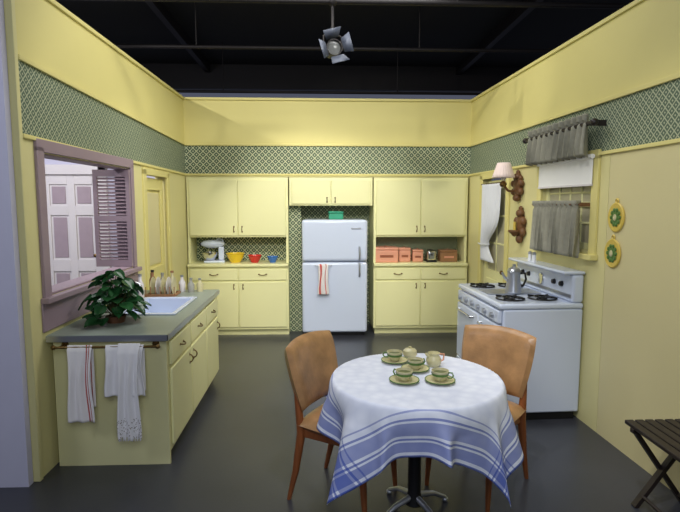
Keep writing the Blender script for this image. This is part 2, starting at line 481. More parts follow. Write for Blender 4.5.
b.box(sx0-r, sx0+.01, sy0+.01, sy1-.01, .851, .862); b.box(sx1-.01, sx1+r, sy0+.01, sy1-.01, .851, .862)
b.box(sx0+.004, sx0+.014, sy0+.004, sy1-.004, .68, .855); b.box(sx1-.014, sx1-.004, sy0+.004, sy1-.004, .68, .855)
b.box(sx0+.004, sx1-.004, sy0+.004, sy0+.014, .68, .855); b.box(sx0+.004, sx1-.004, sy1-.014, sy1-.004, .68, .855)
b.box(sx0+.004, sx1-.004, sy0+.004, sy1-.004, .67, .682)
s = root('sink', 'white enamel drop-in sink in the worktop', 'sink', (0, 0, 0))
mk('basin', b, m_white, s, bevel=.003)
mk('drain', B().lathe([(0, 0), (.035, 0), (.04, .003), (0, .004)], (-1.24, 4.04, .683)), m_chrome, s)
f = root('faucet', 'chrome bridge faucet behind the sink', 'faucet', (-1.535, 4.04, .85))
mk('spout', B().tube([(0, 0, .04), (0, 0, .15), (.02, 0, .19), (.08, 0, .2), (.15, 0, .18), (.17, 0, .14)], .01), m_chrome, f)
b = B().tube([(0, -.1, .04), (0, .1, .04)], .012); b.lathe([(.022, 0), (.022, .01), (.012, .02), (.012, .04)], (0, -.1, 0)); b.lathe([(.022, 0), (.022, .01), (.012, .02), (.012, .04)], (0, .1, 0))
mk('base', b, m_chrome, f)
for yy in (-.1, .1):
    b = B().cyl((0, 0, .04), (0, 0, .07), .01); b.tube([(-.03, 0, .07), (.03, 0, .07)], .006); b.tube([(0, -.03, .07), (0, .03, .07)], .006)
    mk('tap_handle', b, m_chrome, f, (0, yy, 0))

# towel bar on cabinet end
t = root('towel_bar', 'metal towel bar on the cabinet end panel', 'towel bar', (0, 0, 0))
b = B().cyl((-1.59, 3.125, .785), (-.98, 3.125, .785), .008)
b.ball((-1.595, 3.125, .785), .015); b.ball((-.975, 3.125, .785), .015)
mk('bar', b, m_brass, t)
for x in (-1.56, -1.01):
    b = B().cyl((x, 3.197, .785), (x, 3.125, .785), .007); b.lathe([(0, 0), (.022, 0), (.018, -.01), (0, -.012)], (x, 3.199, .785), axis='y')
    mk('bracket', b, m_brass, t)
m_tow1 = stripes('white towel with red stripes', (238, 234, 234), [('X', .74, .80, (180, 84, 76)), ('X', .86, .90, (180, 84, 76))])
m_tow2 = stripes('plain white towel cloth', (238, 236, 238), [])
# crochet openwork: lattice of small voids shown as darker weave
m_lace, nt, p = newmat('white crochet openwork')
tc = nt.nodes.new('ShaderNodeTexCoord'); vo = nt.nodes.new('ShaderNodeTexVoronoi'); vo.inputs['Scale'].default_value = 85
nt.links.new(tc.outputs['Object'], vo.inputs[0])
nt.links.new(mixc(nt, M('LESS_THAN', nt, vo.outputs[0], .32), lin((238, 236, 238)), lin((158, 150, 142))), p.inputs['Base Color']); p.inputs['Roughness'].default_value = .9
def towel(x0, x1, zf, zb, ybar=3.125, zt=.797, scal=0, amp=.006, k=2.2, off=.013, split=None):
    Lf, Lb = zt-zf, zt-zb
    tot = Lf+Lb
    def fn(u, v):
        s_ = v*tot
        x = x0+(x1-x0)*u
        w = amp*math.sin(k*2*pi*u+.5)
        if s_ < Lb:
            k_ = 1-s_/Lb; y = ybar+off+w*.3*k_; z = zt-off-(Lb-s_)
        else:
            k_ = (s_-Lb)/Lf; y = ybar-off-max(0, (w+amp)*min(1, k_*3)); z = zt-off-(s_-Lb)
            x += .008*math.sin(k_*5+u*3)
            if scal: z -= scal*abs(math.sin(u*pi*6))*max(0, k_-.8)*5
        if abs(s_-Lb) < tot/80: z = zt+.0; y = ybar
        return (x, y, z)
    bb = B().sheet(fn, 40, 60)
    if split:
        for f_ in bb.bm.faces:
            if min(l[bb.uv].uv.y for l in f_.loops) > split: f_.material_index = 1
    return bb
mk('dish_towel', towel(-1.51, -1.365, .34, .42, amp=.009), m_tow1, solid=.004, label='white dish towel with red stripes over towel bar', cat='towel')
o = root('crochet_towel', 'long white towel with scalloped crochet edging over bar', 'towel')
mk('fabric', towel(-1.285, -1.06, .50, .52, amp=.012, k=3), m_tow2, o, solid=.004)
mk('crochet_edge', towel(-1.21, -1.08, .27, .53, ybar=3.122, zt=.806, scal=.03, amp=.012, off=.028, split=.86), [m_tow2, m_lace], o, solid=.004)
for i in range(9):
    x = -1.203+i*.0142
    mk('tassel', B().tube([(x, 3.085, .262), (x+.002, 3.084, .235), (x, 3.085, .21)], [.0035, .004, .003], 6), m_tow2, o)

# ---- back base cabinets
def back_unit(x0, x1, tag):
    global n
    w = x1-x0
    c = root('base_cabinet', 'cream base cabinet with drawers and doors, %s' % tag, 'cabinet', (x0, 6.42, 0))
    mk('body', base_body(w, .62, .87), m_cab, c)
    mid = w/2
    for a, e, sgn in ((.025, mid-.006, 1), (mid+.006, w-.025, -1)):
        front(c, 'drawer', a, e, .70, .845, (a+e)/2, .775, hw=.09)
        front(c, 'door', a, e, .11, .68, (e-.05) if sgn > 0 else (a+.05), .62, True, .05)
    mk('worktop', B().box(x0, x1, 6.385, 7.045, .87, .905), m_cab, bevel=.006, label='cream yellow worktop, %s' % tag, cat='worktop')
    c = root('wall_cabinet', 'cream double-door wall cabinet over open niche, %s' % tag, 'cabinet', (x0, 6.47, 0))
    b = B(); b.box(0, w, 0, .57, 1.23, 1.965)
    mk('body', b, m_cab, c, bevel=.003)
    front(c, 'door', .03, mid-.005, 1.25, 1.935, mid-.05, 1.33, True, .06)
    front(c, 'door', mid+.005, w-.03, 1.25, 1.935, mid+.05, 1.33, True, .06)
    for xa in (x0, x1-.03):
        struct('trim_%d' % n, B().box(xa, xa+.03, 6.47, 7.04, .906, 1.229), m_cab, 'cream side panel of the open counter niche', 'panel'); n += 1
    struct('trim_%d' % n, B().box(x0+.031, x1-.031, 6.80, 6.82, .906, 1.229), m_wpx, 'green wallpapered back board of the counter niche', 'panel'); n += 1
back_unit(-1.605, -.37, 'beside bowls')
back_unit(.69, 1.87, 'beside canisters')
c = root('wall_cabinet', 'cream yellow short cabinet above the refrigerator', 'cabinet', (-.355, 6.47, 0))
w = 1.03
mk('body', B().box(0, w, 0, .57, 1.62, 1.965), m_cab, c, bevel=.003)
front(c, 'door', .03, w/2-.005, 1.64, 1.935, w/2-.05, 1.69, True, .05)
front(c, 'door', w/2+.005, w-.03, 1.64, 1.935, w/2+.05, 1.69, True, .05)
b = B(); b.box(-.368, -.215, 6.62, 6.64, 0, 1.615); b.box(-.214, .688, 6.99, 7.01, 0, 1.615)
struct('trim_%d' % n, b, m_wpx, 'green wallpapered lining of the refrigerator alcove', 'panel'); n += 1

# ---------------------------------------------------------------- refrigerator
fr = root('refrigerator', 'white rounded vintage refrigerator with top freezer', 'refrigerator', (.2, 6.29, 0))
mk('body', B().box(-.4, .4, .07, .68, .05, 1.45), m_white, fr, bevel=.05, seg=5)
mk('base', B().box(-.37, .37, .1, .64, 0, .06), m_blackm, fr)
mk('door', B().box(-.4, .4, 0, .075, .06, .93), m_white, fr, bevel=.03, seg=5, label='white lower refrigerator door')
mk('freezer_door', B().box(-.4, .4, 0, .075, .945, 1.45), m_white, fr, bevel=.035, seg=5, label='white rounded freezer door')
for z0, z1 in ((.76, .92), (.96, 1.12)):
    b = B(); b.tube([(.3, .0, z0), (.3, -.035, z0+.02), (.3, -.04, (z0+z1)/2), (.3, -.035, z1-.02), (.3, .0, z1)], .011)
    mk('handle', b, m_alu, fr, label='chrome handle')
b = B().tube([(-.24, 0, .9), (-.24, -.035, .9), (-.04, -.035, .9), (-.04, 0, .9)], .007)
mk('towel_rail', b, m_alu, fr)
mk('emblem', B().box(.2, .32, -.006, 0.002, 1.335, 1.355), m_alu, fr, bevel=.004)
m_tow3 = stripes('white towel with red bands', (222, 218, 216), [('X', .12, .3, (190, 80, 74)), ('X', .7, .78, (190, 80, 74))])
mk('dish_towel', towel(.0, .12, .56, .62, ybar=6.255, zt=.915), m_tow3, solid=.003, label='white and red striped towel hanging on refrigerator door', cat='towel')
g = root('butter_dish', 'small teal plastic box on top of the refrigerator', 'box', (.22, 6.5, 1.45))
mk('body', B().box(-.09, .09, -.06, .06, 0, .075), m_teal, g, bevel=.01)
mk('lid', B().box(-.095, .095, -.065, .065, .076, .1), m_teal, g, bevel=.008)

# ---------------------------------------------------------------- niche objects
ZC = .905
mx = root('stand_mixer', 'white stand mixer with chrome mixing bowl', 'mixer', (-1.31, 6.6, ZC), .15)
b = B(); b.box(-.13, .13, -.09, .09, 0, .03); b.box(.05, .12, -.045, .045, .03, .2)
mk('base', b, m_white, mx, bevel=.014, seg=4)
b = B().ball((-.02, 0, .235), (.15, .058, .055)); b.tube([(.02, 0, .275), (.05, 0, .3), (.1, 0, .29), (.11, 0, .25)], .01)
mk('motor_head', b, m_white, mx)
b = B()
for s_ in (-.02, .02): b.cyl((-.07, s_, .2), (-.07, s_, .12), .004); b.ball((-.07, s_, .1), (.018, .018, .03))
mk('beater', b, m_chrome, mx)
mk('mixing_bowl', B().lathe([(0, .031), (.05, .031), (.09, .08), (.1, .13), (.097, .13), (.085, .08), (.045, .037), (0, .037)], (-.055, 0, 0)), m_chrome, mx)
mk('dial', B().lathe([(0, 0), (.03, 0), (.03, -.012), (0, -.014)], (-.165, 0, .235), axis='x'), m_blackm, mx)
def bowl(loc, r, h, m, lab):
    o = root('mixing_bowl', lab, 'bowl', loc)
    mk('bowl', B().lathe([(0, 0), (r*.5, 0), (r*.55, .006), (r*.85, h*.55), (r, h), (r*1.03, h), (r*1.02, h-.008), (r*.94, h-.01), (r*.8, h*.55), (r*.5, .014), (0, .012)], n=28), m, o)
    return o
bowl((-1.045, 6.58, ZC), .115, .12, m_bowl_y, 'yellow ceramic mixing bowl on the worktop')
bowl((-.80, 6.56, ZC), .085, .095, m_red, 'red enamel mixing bowl on the worktop')
bowl((-.575, 6.55, ZC), .068, .08, m_blue, 'small blue enamel bowl on the worktop')
def canister(x, w, h, lab, cat='canister', m=m_copper, lidm=m_copper_d, nm='canister', y=6.60):
    o = root(nm, lab, cat, (x, y, ZC))
    mk('body', B().box(-w/2, w/2, -w*.4, w*.4, 0, h*.82), m, o, bevel=.012, seg=3)
    mk('lid', B().box(-w/2-.002, w/2+.002, -w*.4-.002, w*.4+.002, h*.83, h), m, o, bevel=.01, seg=3)
    mk('knob', B().ball((0, 0, h+.008), (.014, .014, .01)), lidm, o)
    b = B().box(-w*.28, w*.28, -w*.4-.003, -w*.4, h*.34, h*.5)
    mk('name_plate', b, lidm, o)
    return o
canister(.86, .30, .19, 'large pink copper bread box on the worktop', 'bread box', nm='bread_box')
canister(1.10, .15, .18, 'square pink copper canister')
canister(1.27, .135, .155, 'smaller square pink copper canister')
o = root('toaster', 'small chrome toaster on the worktop', 'toaster', (1.44, 6.6, ZC))
mk('body', B().box(-.06, .06, -.1, .1, .012, .15), m_chrome, o, bevel=.03, seg=4)
mk('base', B().box(-.065, .065, -.105, .105, 0, .02), m_blackm, o, bevel=.005)
b = B(); b.box(-.03, .03, -.08, .08, .148, .153)
mk('slot', b, m_blackm, o)
mk('lever', B().box(-.012, .012, -.125, -.1, .09, .1), m_blackm, o)
canister(1.66, .22, .15, 'light brown wooden box with copper front', 'box', m_bwood, m_copper, nm='wooden_box')

# ---------------------------------------------------------------- stove (front faces -X)
st = root('stove', 'white enamel vintage gas range against the wall', 'stove', (1.255, 4.78, 0), -pi/2); RIGHT.append(st)
SW, SD = 1.02, .635
mk('body', B().box(0, SW, .02, SD, .06, .86), m_white, st, bevel=.014, seg=3)
mk('plinth', B().box(.03, SW-.02, .05, SD-.03, 0, .07), m_blackm, st)
mk('cooktop', B().box(-.005, SW+.005, -.01, SD, .862, .905), m_white, st, bevel=.016, seg=4)
mk('backguard', B().box(.0, SW, SD-.09, SD, .905, 1.12), m_white, st, bevel=.022, seg=4)
mk('shelf', B().box(-.01, SW+.01, SD-.17, SD, 1.121, 1.145), m_white, st, bevel=.01, seg=3)
b = B(); b.lathe([(0, 0), (.05, 0), (.05, -.01), (.044, -.014), (0, -.01)], (SW/2, SD-.09, 1.02), axis='y')
mk('clock', b, [m_chrome], st)
for xx in (.16, .28, .74, .86):
    mk('knob', B().lathe([(0, 0), (.022, 0), (.018, -.022), (0, -.024)], axis='y', n=16), m_blackm, st, (xx, SD-.09, 1.03))
mk('control_strip', B().box(.02, SW-.02, SD-.095, SD-.091, .94, .965), m_alu, st)
def sdoor(x0, x1, z0, z1, nm):
    o = mk(nm, B().box(x0, x1, -.02, .018, z0, z1), m_white, st, bevel=.01, seg=3)
    xm = (x0+x1)/2; l = (x1-x0)*.32
    mk('handle', B().tube([(xm-l, -.02, z1-.05), (xm-l, -.05, z1-.05), (xm+l, -.05, z1-.05), (xm+l, -.02, z1-.05)], .01), m_chrome, o)
sdoor(.02, .58, .24, .74, 'oven_door'); sdoor(.02, .58, .09, .23, 'drawer'); sdoor(.60, 1.0, .42, .74, 'oven_door'); sdoor(.60, 1.0, .09, .41, 'oven_door')
mk('control_panel', B().box(.02, 1.0, -.015, .018, .755, .85), m_white, st, bevel=.006)
for i in range(6):
    mk('knob', B().lathe([(0, 0), (.024, 0), (.02, -.025), (0, -.027)], axis='y', n=16), m_alu, st, (.12+i*.155, -.015, .80))
for i, (x, y) in enumerate(((.2, .15), (.2, .41), (.82, .15), (.82, .41))):
    b = B(); b.lathe([(.105, 0), (.112, .004), (.105, .012), (.098, .006)], (x, y, .906), n=28); b.lathe([(0, .012), (.035, .012), (.04, .0), (0, 0)], (x, y, .906))
    for k in range(4):
        a = k*pi/2+pi/4
        b.beam((x+.03*math.cos(a), y+.03*math.sin(a), .922), (x+.115*math.cos(a), y+.115*math.sin(a), .922), .01, .012)
    b.lathe([(.06, .014), (.068, .018), (.06, .022), (.056, .018)], (x, y, .906), n=24)
    mk('burner_grate', b, m_blackm, st, label='black iron burner grate')
mk('griddle', B().box(.38, .62, .05, .5, .906, .914), m_alu, st, bevel=.003)
pc = root('coffee_percolator', 'polished aluminium coffee percolator on the stove', 'coffee pot', (1.53, 4.20, .914)); RIGHT.append(pc)
mk('body', B().lathe([(0, 0), (.062, 0), (.068, .01), (.055, .09), (.05, .17), (.056, .175), (.05, .18)], n=24), m_alu, pc)
mk('lid', B().lathe([(.054, .18), (.045, .2), (.015, .215), (.012, .215), (.014, .235), (0, .24)], n=24), m_alu, pc)
mk('spout', B().tube([(-.045, 0, .1), (-.08, 0, .13), (-.1, 0, .17)], [.016, .012, .008]), m_alu, pc)
mk('handle', B().tube([(.05, 0, .16), (.095, 0, .16), (.105, 0, .11), (.085, 0, .06), (.06, 0, .05)], .009), m_blackm, pc)
for i, y in enumerate((4.5, 4.42)):
    o = root('spice_shaker', 'small glass shaker with metal cap on stove shelf', 'shaker', (1.80, y, 1.145)); RIGHT.append(o)
    mk('jar', B().lathe([(0, 0), (.02, 0), (.016, .06), (0, .06)]), m_sheer, o)
    mk('cap', B().lathe([(.018, .06), (.018, .075), (.008, .084), (0, .085)]), m_alu, o)
    o['group'] = 'shakers on the stove shelf'

# ---------------------------------------------------------------- sconce and brackets
sconce = root('wall_sconce', 'carved wood wall lamp with pleated pale shade', 'wall lamp', (XR, 4.99, 1.80)); RIGHT.append(sconce)
b = B(); b.lathe([(0, 0), (.065, 0), (.07, -.035), (.04, -.055), (0, -.06)], (0, 0, .0), axis='x', sx=1, sy=1.3)
b.ball((-.03, 0, .105), (.04, .05, .035)); b.ball((-.03, 0, -.10), (.04, .042, .035)); b.ball((-.025, 0, .145), (.02, .022, .025))
for s_ in (-1, 1): b.ball((-.03, s_*.08, .04), (.03, .04, .035)); b.ball((-.03, s_*.075, -.04), (.03, .035, .035)); b.ball((-.025, s_*.06, .09), (.02, .025, .025))
mk('backplate', b, m_carv, sconce)
mk('arm', B().tube([(-.02, 0, .0), (-.07, 0, -.04), (-.12, 0, -.03), (-.17, 0, .03)], .012), m_carv, sconce)
mk('oil_font', B().lathe([(0, .0), (.025, .01), (.035, .03), (.025, .055), (.012, .065), (0, .066)], (-.17, 0, .0)), m_brass, sconce)
def shf(u, v):
    a = u*2*pi; r_ = (.058+.048*v)*(1+.02*math.sin(a*24))
    return (-.17+r_*math.cos(a), r_*math.sin(a), .235-.14*v)
mk('lamp_shade', B().sheet(shf, 120, 4), m_bulb, sconce, solid=.002)
mk('lamp_chimney', B().lathe([(.014, .06), (.022, .09), (.014, .14), (.013, .235)], (-.17, 0, 0)), m_glass, sconce)
br = root('candle_bracket', 'carved brown wooden wall bracket with small shelf', 'wall bracket', (XR, 4.90, 1.30)); RIGHT.append(br)
b = B(); b.lathe([(0, 0), (.07, 0), (.072, -.035), (.04, -.055), (0, -.058)], (0, 0, .13), axis='x', sy=1.6)
b.ball((-.03, 0, .255), (.04, .05, .04)); b.ball((-.03, 0, .01), (.035, .04, .045)); b.ball((-.025, 0, .30), (.02, .022, .025))
for s_ in (-1, 1): b.ball((-.03, s_*.07, .18), (.03, .034, .04)); b.ball((-.03, s_*.07, .08), (.03, .034, .04))
mk('backplate', b, m_carv, br)
mk('shelf', B().lathe([(0, -.03), (.02, -.02), (.035, .0), (.06, .02), (.06, .035), (0, .035)], (-.08, 0, .06)), m_carv, br)
mk('candle', B().lathe([(.014, .095), (.014, .17), (0, .175)], (-.08, 0, 0)), m_gold, br)
def plaque(z, y, lab):
    o = root('wall_trivet', lab, 'trivet', (XR, y, z)); RIGHT.append(o)
    mk('plate', B().lathe([(0, 0), (.086, 0), (.092, -.008), (.084, -.014), (.06, -.01), (0, -.014)], axis='x', n=32, sy=1.1), m_gold, o)
    b = B()
    for k in range(10):
        a = 2*pi*k/10; b.ball((-.014, .046*math.cos(a), .05*math.sin(a)), (.006, .015, .015), 8, 5)
    b.ball((-.013, 0, 0), (.006, .04, .044))
    mk('wreath', b, m_green, o)
    mk('center_flower', B().ball((-.018, 0, 0), (.006, .02, .022)), m_crock, o)
    b = B().lathe([(.013, 0), (.02, -.006), (.013, -.012), (.008, -.006), (.013, 0)], (0, 0, .11), axis='x')
    mk('hanging_loop', b, m_gold, o)
    return o
p1 = plaque(1.555, 3.42, 'mustard and green wreath trivet hanging on wall')
p2 = plaque(1.31, 3.44, 'mustard and green wreath trivet hanging on wall')
p1['group'] = p2['group'] = 'wreath trivets on the wall'

# ---------------------------------------------------------------- table
TX, TY, TR, TZ = .505, 2.61, .43, .745
tb = root('dining_table', 'round dining table on black pedestal with metal feet', 'table', (TX, TY, 0))
mk('table_top', B().lathe([(0, TZ-.03), (TR-.005, TZ-.03), (TR, TZ-.015), (TR-.005, TZ), (0, TZ)], n=64), m_bwood, tb)
mk('pedestal', B().lathe([(0, .06), (.05, .06), (.035, .12), (.032, .66), (.06, .71), (0, .715)], n=20), m_blackm, tb)
for k in range(4):
    a = k*pi/2+.5; c_, s_ = math.cos(a), math.sin(a)
    b = B().tube([(.02*c_, .02*s_, .1), (.13*c_, .13*s_, .075), (.22*c_, .22*s_, .025)], [.018, .014, .011]); b.ball((.22*c_, .22*s_, .014), (.018, .018, .014))
    mk('foot', b, m_alu, tb)

def build_chair(loc, rot, lab):
    c = root('dining_chair', lab, 'chair', loc, rot)
    mk('seat', B().pillow(lambda u, v: (u*(.235+.012*v), .005+v*.225, .45+.012*(1-u*u)*(1-v*v)), (0, 0, 1), .085, 16, .1), m_leath, c)
    b = B(); b.box(-.19, .19, .175, .195, .38, .425); b.box(-.19, .19, -.195, -.175, .38, .425); b.box(-.195, -.175, -.19, .19, .38, .425); b.box(.175, .195, -.19, .19, .38, .425)
    mk('seat_frame', b, m_wood, c, bevel=.004)
    def fb(u, v):
        t = (v+1)/2
        return (u*(.205+.045*t), -.215-.085*t+.045*u*u, .51+.385*t-.012*u*u*t)
    mk('backrest', B().pillow(fb, (0, .96, .25), .09, 20, .12), m_leath, c)
    for s_ in (-1, 1):
        mk('leg', B().tube([(s_*.195, .205, 0), (s_*.19, .19, .2), (s_*.185, .18, .42)], [.012, .019, .024], 12), m_wood, c, label='tapered wooden front leg')
        mk('leg', B().tube([(s_*.2, -.27, 0), (s_*.195, -.225, .18), (s_*.19, -.19, .40), (s_*.19, -.205, .52), (s_*.19, -.225, .66)], [.012, .019, .025, .02, .012], 12), m_wood, c, label='curved wooden back leg')
    return c
CH = [((.165, 2.80, 0), math.radians(-122)), ((.915, 2.89, 0), math.radians(134))]
c1 = build_chair(*CH[0], 'tan leather dining chair with curved wooden legs')
c2 = build_chair(*CH[1], 'tan leather dining chair tucked against the table')
c1['group'] = c2['group'] = 'leather chairs at the dining table'

m_cloth, nt, p = newmat('white damask cloth with blue plaid border')
tc = nt.nodes.new('ShaderNodeTexCoord'); sp = nt.nodes.new('ShaderNodeSeparateXYZ'); nt.links.new(tc.outputs['UV'], sp.inputs[0])
S = .65
masks = []
for ax in 'XY':
    dd = M('SUBTRACT', nt, 1.0, M('MULTIPLY', nt, M('ABSOLUTE', nt, M('SUBTRACT', nt, sp.outputs[ax], .5)), 2.0))
    tot = 0
    for (a, e, k) in ((.0, .016, .8), (.04, .115, .66), (.13, .145, .75), (.165, .26, .6), (.275, .29, .7), (.325, .336, .55)):
        f_ = M('MULTIPLY', nt, M('MULTIPLY', nt, M('GREATER_THAN', nt, dd, a), M('LESS_THAN', nt, dd, e)), k)
        tot = f_ if isinstance(tot, int) else M('ADD', nt, tot, f_)
    masks.append(M('SUBTRACT', nt, 1.0, tot))
blue = M('SUBTRACT', nt, 1.0, M('MULTIPLY', nt, masks[0], masks[1]))
vor = nt.nodes.new('ShaderNodeTexVoronoi'); vor.inputs['Scale'].default_value = 26; nt.links.new(tc.outputs['UV'], vor.inputs[0])
base = mixc(nt, M('MULTIPLY', nt, vor.outputs[0], .7), lin((232, 236, 248)), lin((200, 206, 226)))
nt.links.new(mixc(nt, blue, base, lin((32, 70, 170))), p.inputs['Base Color']); p.inputs['Roughness'].default_value = .85
nz = nt.nodes.new('ShaderNodeTexNoise'); nz.inputs['Scale'].default_value = 40; nt.links.new(tc.outputs['UV'], nz.inputs[0])
bp = nt.nodes.new('ShaderNodeBump'); bp.inputs['Strength'].default_value = .15; nt.links.new(nz.outputs[0], bp.inputs['Height']); nt.links.new(bp.outputs[0], p.inputs['Normal'])
crot = math.radians(-4)
def cloth(u, v):
    x, y = (u*2-1)*S, (v*2-1)*S
    r = math.hypot(x, y); t0 = math.atan2(y, x); th = t0+crot
    R = TR+.006
    if r <= R:
        return (TX+r*math.cos(th), TY+r*math.sin(th), TZ+.006)
    e = r-R
    cornerness = abs(math.sin(2*t0))**2
    fold = .8*math.sin(th*8+.9)+.6*math.sin(th*13+2)+.3*math.sin(th*21+1)
    rr = R+.016*(1-math.exp(-e/.02))+.04*e+.20*e*fold*min(1, e/.12)*.8+.12*e*cornerness
    th += .05*math.sin(th*11+.4)*min(1, e/.15)
    z = TZ+.006-e*.94+.012*math.exp(-e/.03)-.012
    wx, wy = TX+rr*math.cos(th), TY+rr*math.sin(th)
    for (cl, cr) in CH:
        dx, dy = wx-cl[0], wy-cl[1]
        lx = dx*math.cos(-cr)-dy*math.sin(-cr); ly = dx*math.sin(-cr)+dy*math.cos(-cr)
        m_ = max(abs(lx)-.26, abs(ly-.005)-.25)
        if m_ < .05:
            kk = min(1, 1-m_/.05)
            zc = .515
            if z < zc: z = z+(zc-z)*kk
    return (wx, wy, z)
mk('tablecloth', B().sheet(cloth, 150, 150), m_cloth, solid=.003, label='white tablecloth with blue plaid border over round table', cat='tablecloth', ang=80)
ZT = TZ+.0085
def saucer(loc):
    o = root('saucer', 'cream pottery saucer with green rim on tablecloth', 'saucer', loc)
    mk('plate', B().lathe([(0, 0), (.04, 0), (.045, .004), (.075, .012), (.074, .015), (.045, .008), (0, .006)], n=28), m_crock, o)
    mk('rim', B().lathe([(.073, .012), (.077, .013), (.076, .016), (.072, .015), (.073, .012)], n=28), m_green, o)
    return o
def cup(loc, rot):
    o = root('teacup', 'cream and green pottery teacup on its saucer', 'cup', loc, rot)
    mk('bowl', B().lathe([(0, 0), (.022, 0), (.024, .005), (.04, .028), (.044, .052), (.041, .052), (.036, .028), (.02, .008), (0, .007)], n=24), m_crock, o)
    mk('band', B().lathe([(.0405, .028), (.0435, .040), (.0445, .040), (.0415, .028)], n=24), m_green, o)
    mk('handle', B().tube([(.04, 0, .044), (.06, 0, .044), (.066, 0, .03), (.056, 0, .016), (.036, 0, .018)], .004, 8), m_green, o)
    mk('tea', B().lathe([(0, .04), (.038, .04)], n=24), m_tea, o)
    return o
s0 = saucer((.43, 2.53, ZT)); q0 = cup((.43, 2.53, ZT+.009), 2.4)
pos = [(.61, 2.52, -.4), (.43, 2.86, 2.9), (.52, 2.71, .5)]
sl, ql = [s0], [q0]
for x, y, r_ in pos:
    sl.append(dup(s0, (x, y, ZT))); ql.append(dup(q0, (x, y, ZT+.009), r_))
for o in sl: o['group'] = 'saucers on the table'
for o in ql: o['group'] = 'teacups on the table'
o = root('creamer', 'cream pottery jug with pink handle', 'jug', (.635, 2.78, ZT), .3)
mk('body', B().lathe([(0, 0), (.03, 0), (.042, .02), (.042, .04), (.03, .06), (.034, .075), (.031, .075), (.027, .06), (0, .055)], n=24), m_crock, o)
mk('handle', B().tube([(.035, 0, .065), (.065, 0, .06), (.062, 0, .03), (.04, 0, .02)], .005, 8), m_copper, o)
mk('spout', B().tube([(-.025, 0, .05), (-.05, 0, .075)], [.012, .006]), m_crock, o)
o = root('sugar_bowl', 'small lidded cream and green sugar bowl', 'sugar bowl', (.53, 2.93, ZT))
mk('bowl', B().lathe([(0, 0), (.028, 0), (.042, .025), (.038, .045), (0, .045)], n=24), m_crock, o)
mk('lid', B().lathe([(.04, .045), (.03, .055), (.008, .06), (.01, .068), (0, .072)], n=24), m_crock, o)

# ---------------------------------------------------------------- folding bench
bn = root('folding_stool', 'dark stained slatted folding bench beside the wall', 'bench', (1.70, 1.92, 0))
b = B()
for i in range(6): b.box(i*.057, i*.057+.046, 0, .80, .43, .452)
b.box(.0, .331, .05, .08, .405, .43); b.box(.0, .331, .72, .75, .405, .43)
mk('seat', b, m_dwood, bn, bevel=.004)
for yy in (.10, .70):
    mk('leg', B().beam((.02, yy, .0), (.31, yy, .41), .022, .036, up=(0, 1, 0)), m_dwood, bn)
    mk('leg', B().beam((.31, yy+.024, .0), (.02, yy+.024, .41), .022, .036, up=(0, 1, 0)), m_dwood, bn)
for x, y0 in ((.06, .11), (.27, .12)):
    mk('stretcher', B().cyl((x, y0, .06), (x, y0+.6, .06), .01), m_dwood, bn)

# ---------------------------------------------------------------- plant
pl = root('potted_plant', 'leafy dark green houseplant in low wooden planter', 'plant', (-1.37, 3.52, .85))
mk('planter', B().lathe([(0, 0), (.055, 0), (.065, .035), (.067, .045), (.06, .045), (.055, .038), (0, .038)], n=20), m_terra, pl)
b = B(); bs = B()
for i in range(100):
    a = random.uniform(0, 2*pi); el = random.uniform(-.45, 1.4); R_ = random.uniform(.09, .18)
    bp_ = Vector((math.cos(a)*math.cos(el)*R_, math.sin(a)*math.cos(el)*R_, .11+math.sin(el)*R_*1.3))
    bp_.z = max(bp_.z, .035)
    d_ = Vector((math.cos(a), math.sin(a), random.uniform(-.8, .3))).normalized()
    L = random.uniform(.08, .13); wd = L*.42
    side = d_.cross(Vector((0, 0, 1))).normalized(); side = (side+Vector((0, 0, random.uniform(-.5, .5)))).normalized()
    nrm = side.cross(d_)
    def lf(u, v, bp_=bp_, d_=d_, side=side, nrm=nrm, L=L, wd=wd):
        ww = wd*(math.sin(pi*min(1, v**.7))**.8) if 0 < v < 1 else 0.0005
        s_ = u*2-1
        q = bp_+d_*L*(v-.3)+side*ww*s_+nrm*(.012*abs(s_)-.03*v*v)
        if q.z < .012: q.z = .012
        if q.x < -.2: q.x = -.2
        return q
    b.sheet(lf, 4, 6)
    if i % 3 == 0: bs.tube([(bp_.x*.1, bp_.y*.1, .03), (bp_.x*.5, bp_.y*.5, .05+(bp_.z-.05)*.7), tuple(bp_)], .003, 5)
mk('foliage', b, m_leaf, pl, normals=False)
mk('stems', bs, m_twig, pl)

# cluster of dishes and bottles behind the sink
for i in range(5):
    o = mk('plate', B().lathe([(0, -.004), (.055, -.004), (.08, .006), (.078, .009), (.055, .0), (0, .0)], axis='x', n=28), m_whitep if i % 2 else m_crock, loc=(-1.45+i*.045, 4.56, .931), label='pale plate standing upright behind the sink', cat='plate')
    o['group'] = 'plates behind the sink'
o = root('dish_rack', 'low wooden slatted plate rack behind the sink', 'dish rack', (-1.36, 4.56, .85))
b = B()
for y in (-.085, .085):
    b.box(-.13, .13, y-.008, y+.008, 0, .02)
for x in (-.13, .115): b.box(x, x+.015, -.085, .085, .002, .018)
mk('base', b, m_bwood, o)
for i in range(7):
    for y in (-.085, .085):
        mk('peg', B().cyl((-.12+i*.04, y, .02), (-.12+i*.04, y, .085), .004, n=8), m_bwood, o)
BT = [(-1.50, 4.73, .20, m_bwood, 'brown', m_dwood), (-1.42, 4.76, .17, m_stone, 'grey', m_alu), (-1.33, 4.75, .19, m_crock, 'cream', m_bwood), (-1.24, 4.74, .15, m_whitep, 'white', m_alu), (-1.15, 4.70, .13, m_stone, 'grey', m_alu), (-1.08, 4.74, .12, m_crock, 'cream', m_alu), (-1.52, 4.46, .2, m_whitep, 'white', m_alu), (-1.54, 4.32, .17, m_bwood, 'brown', m_alu)]
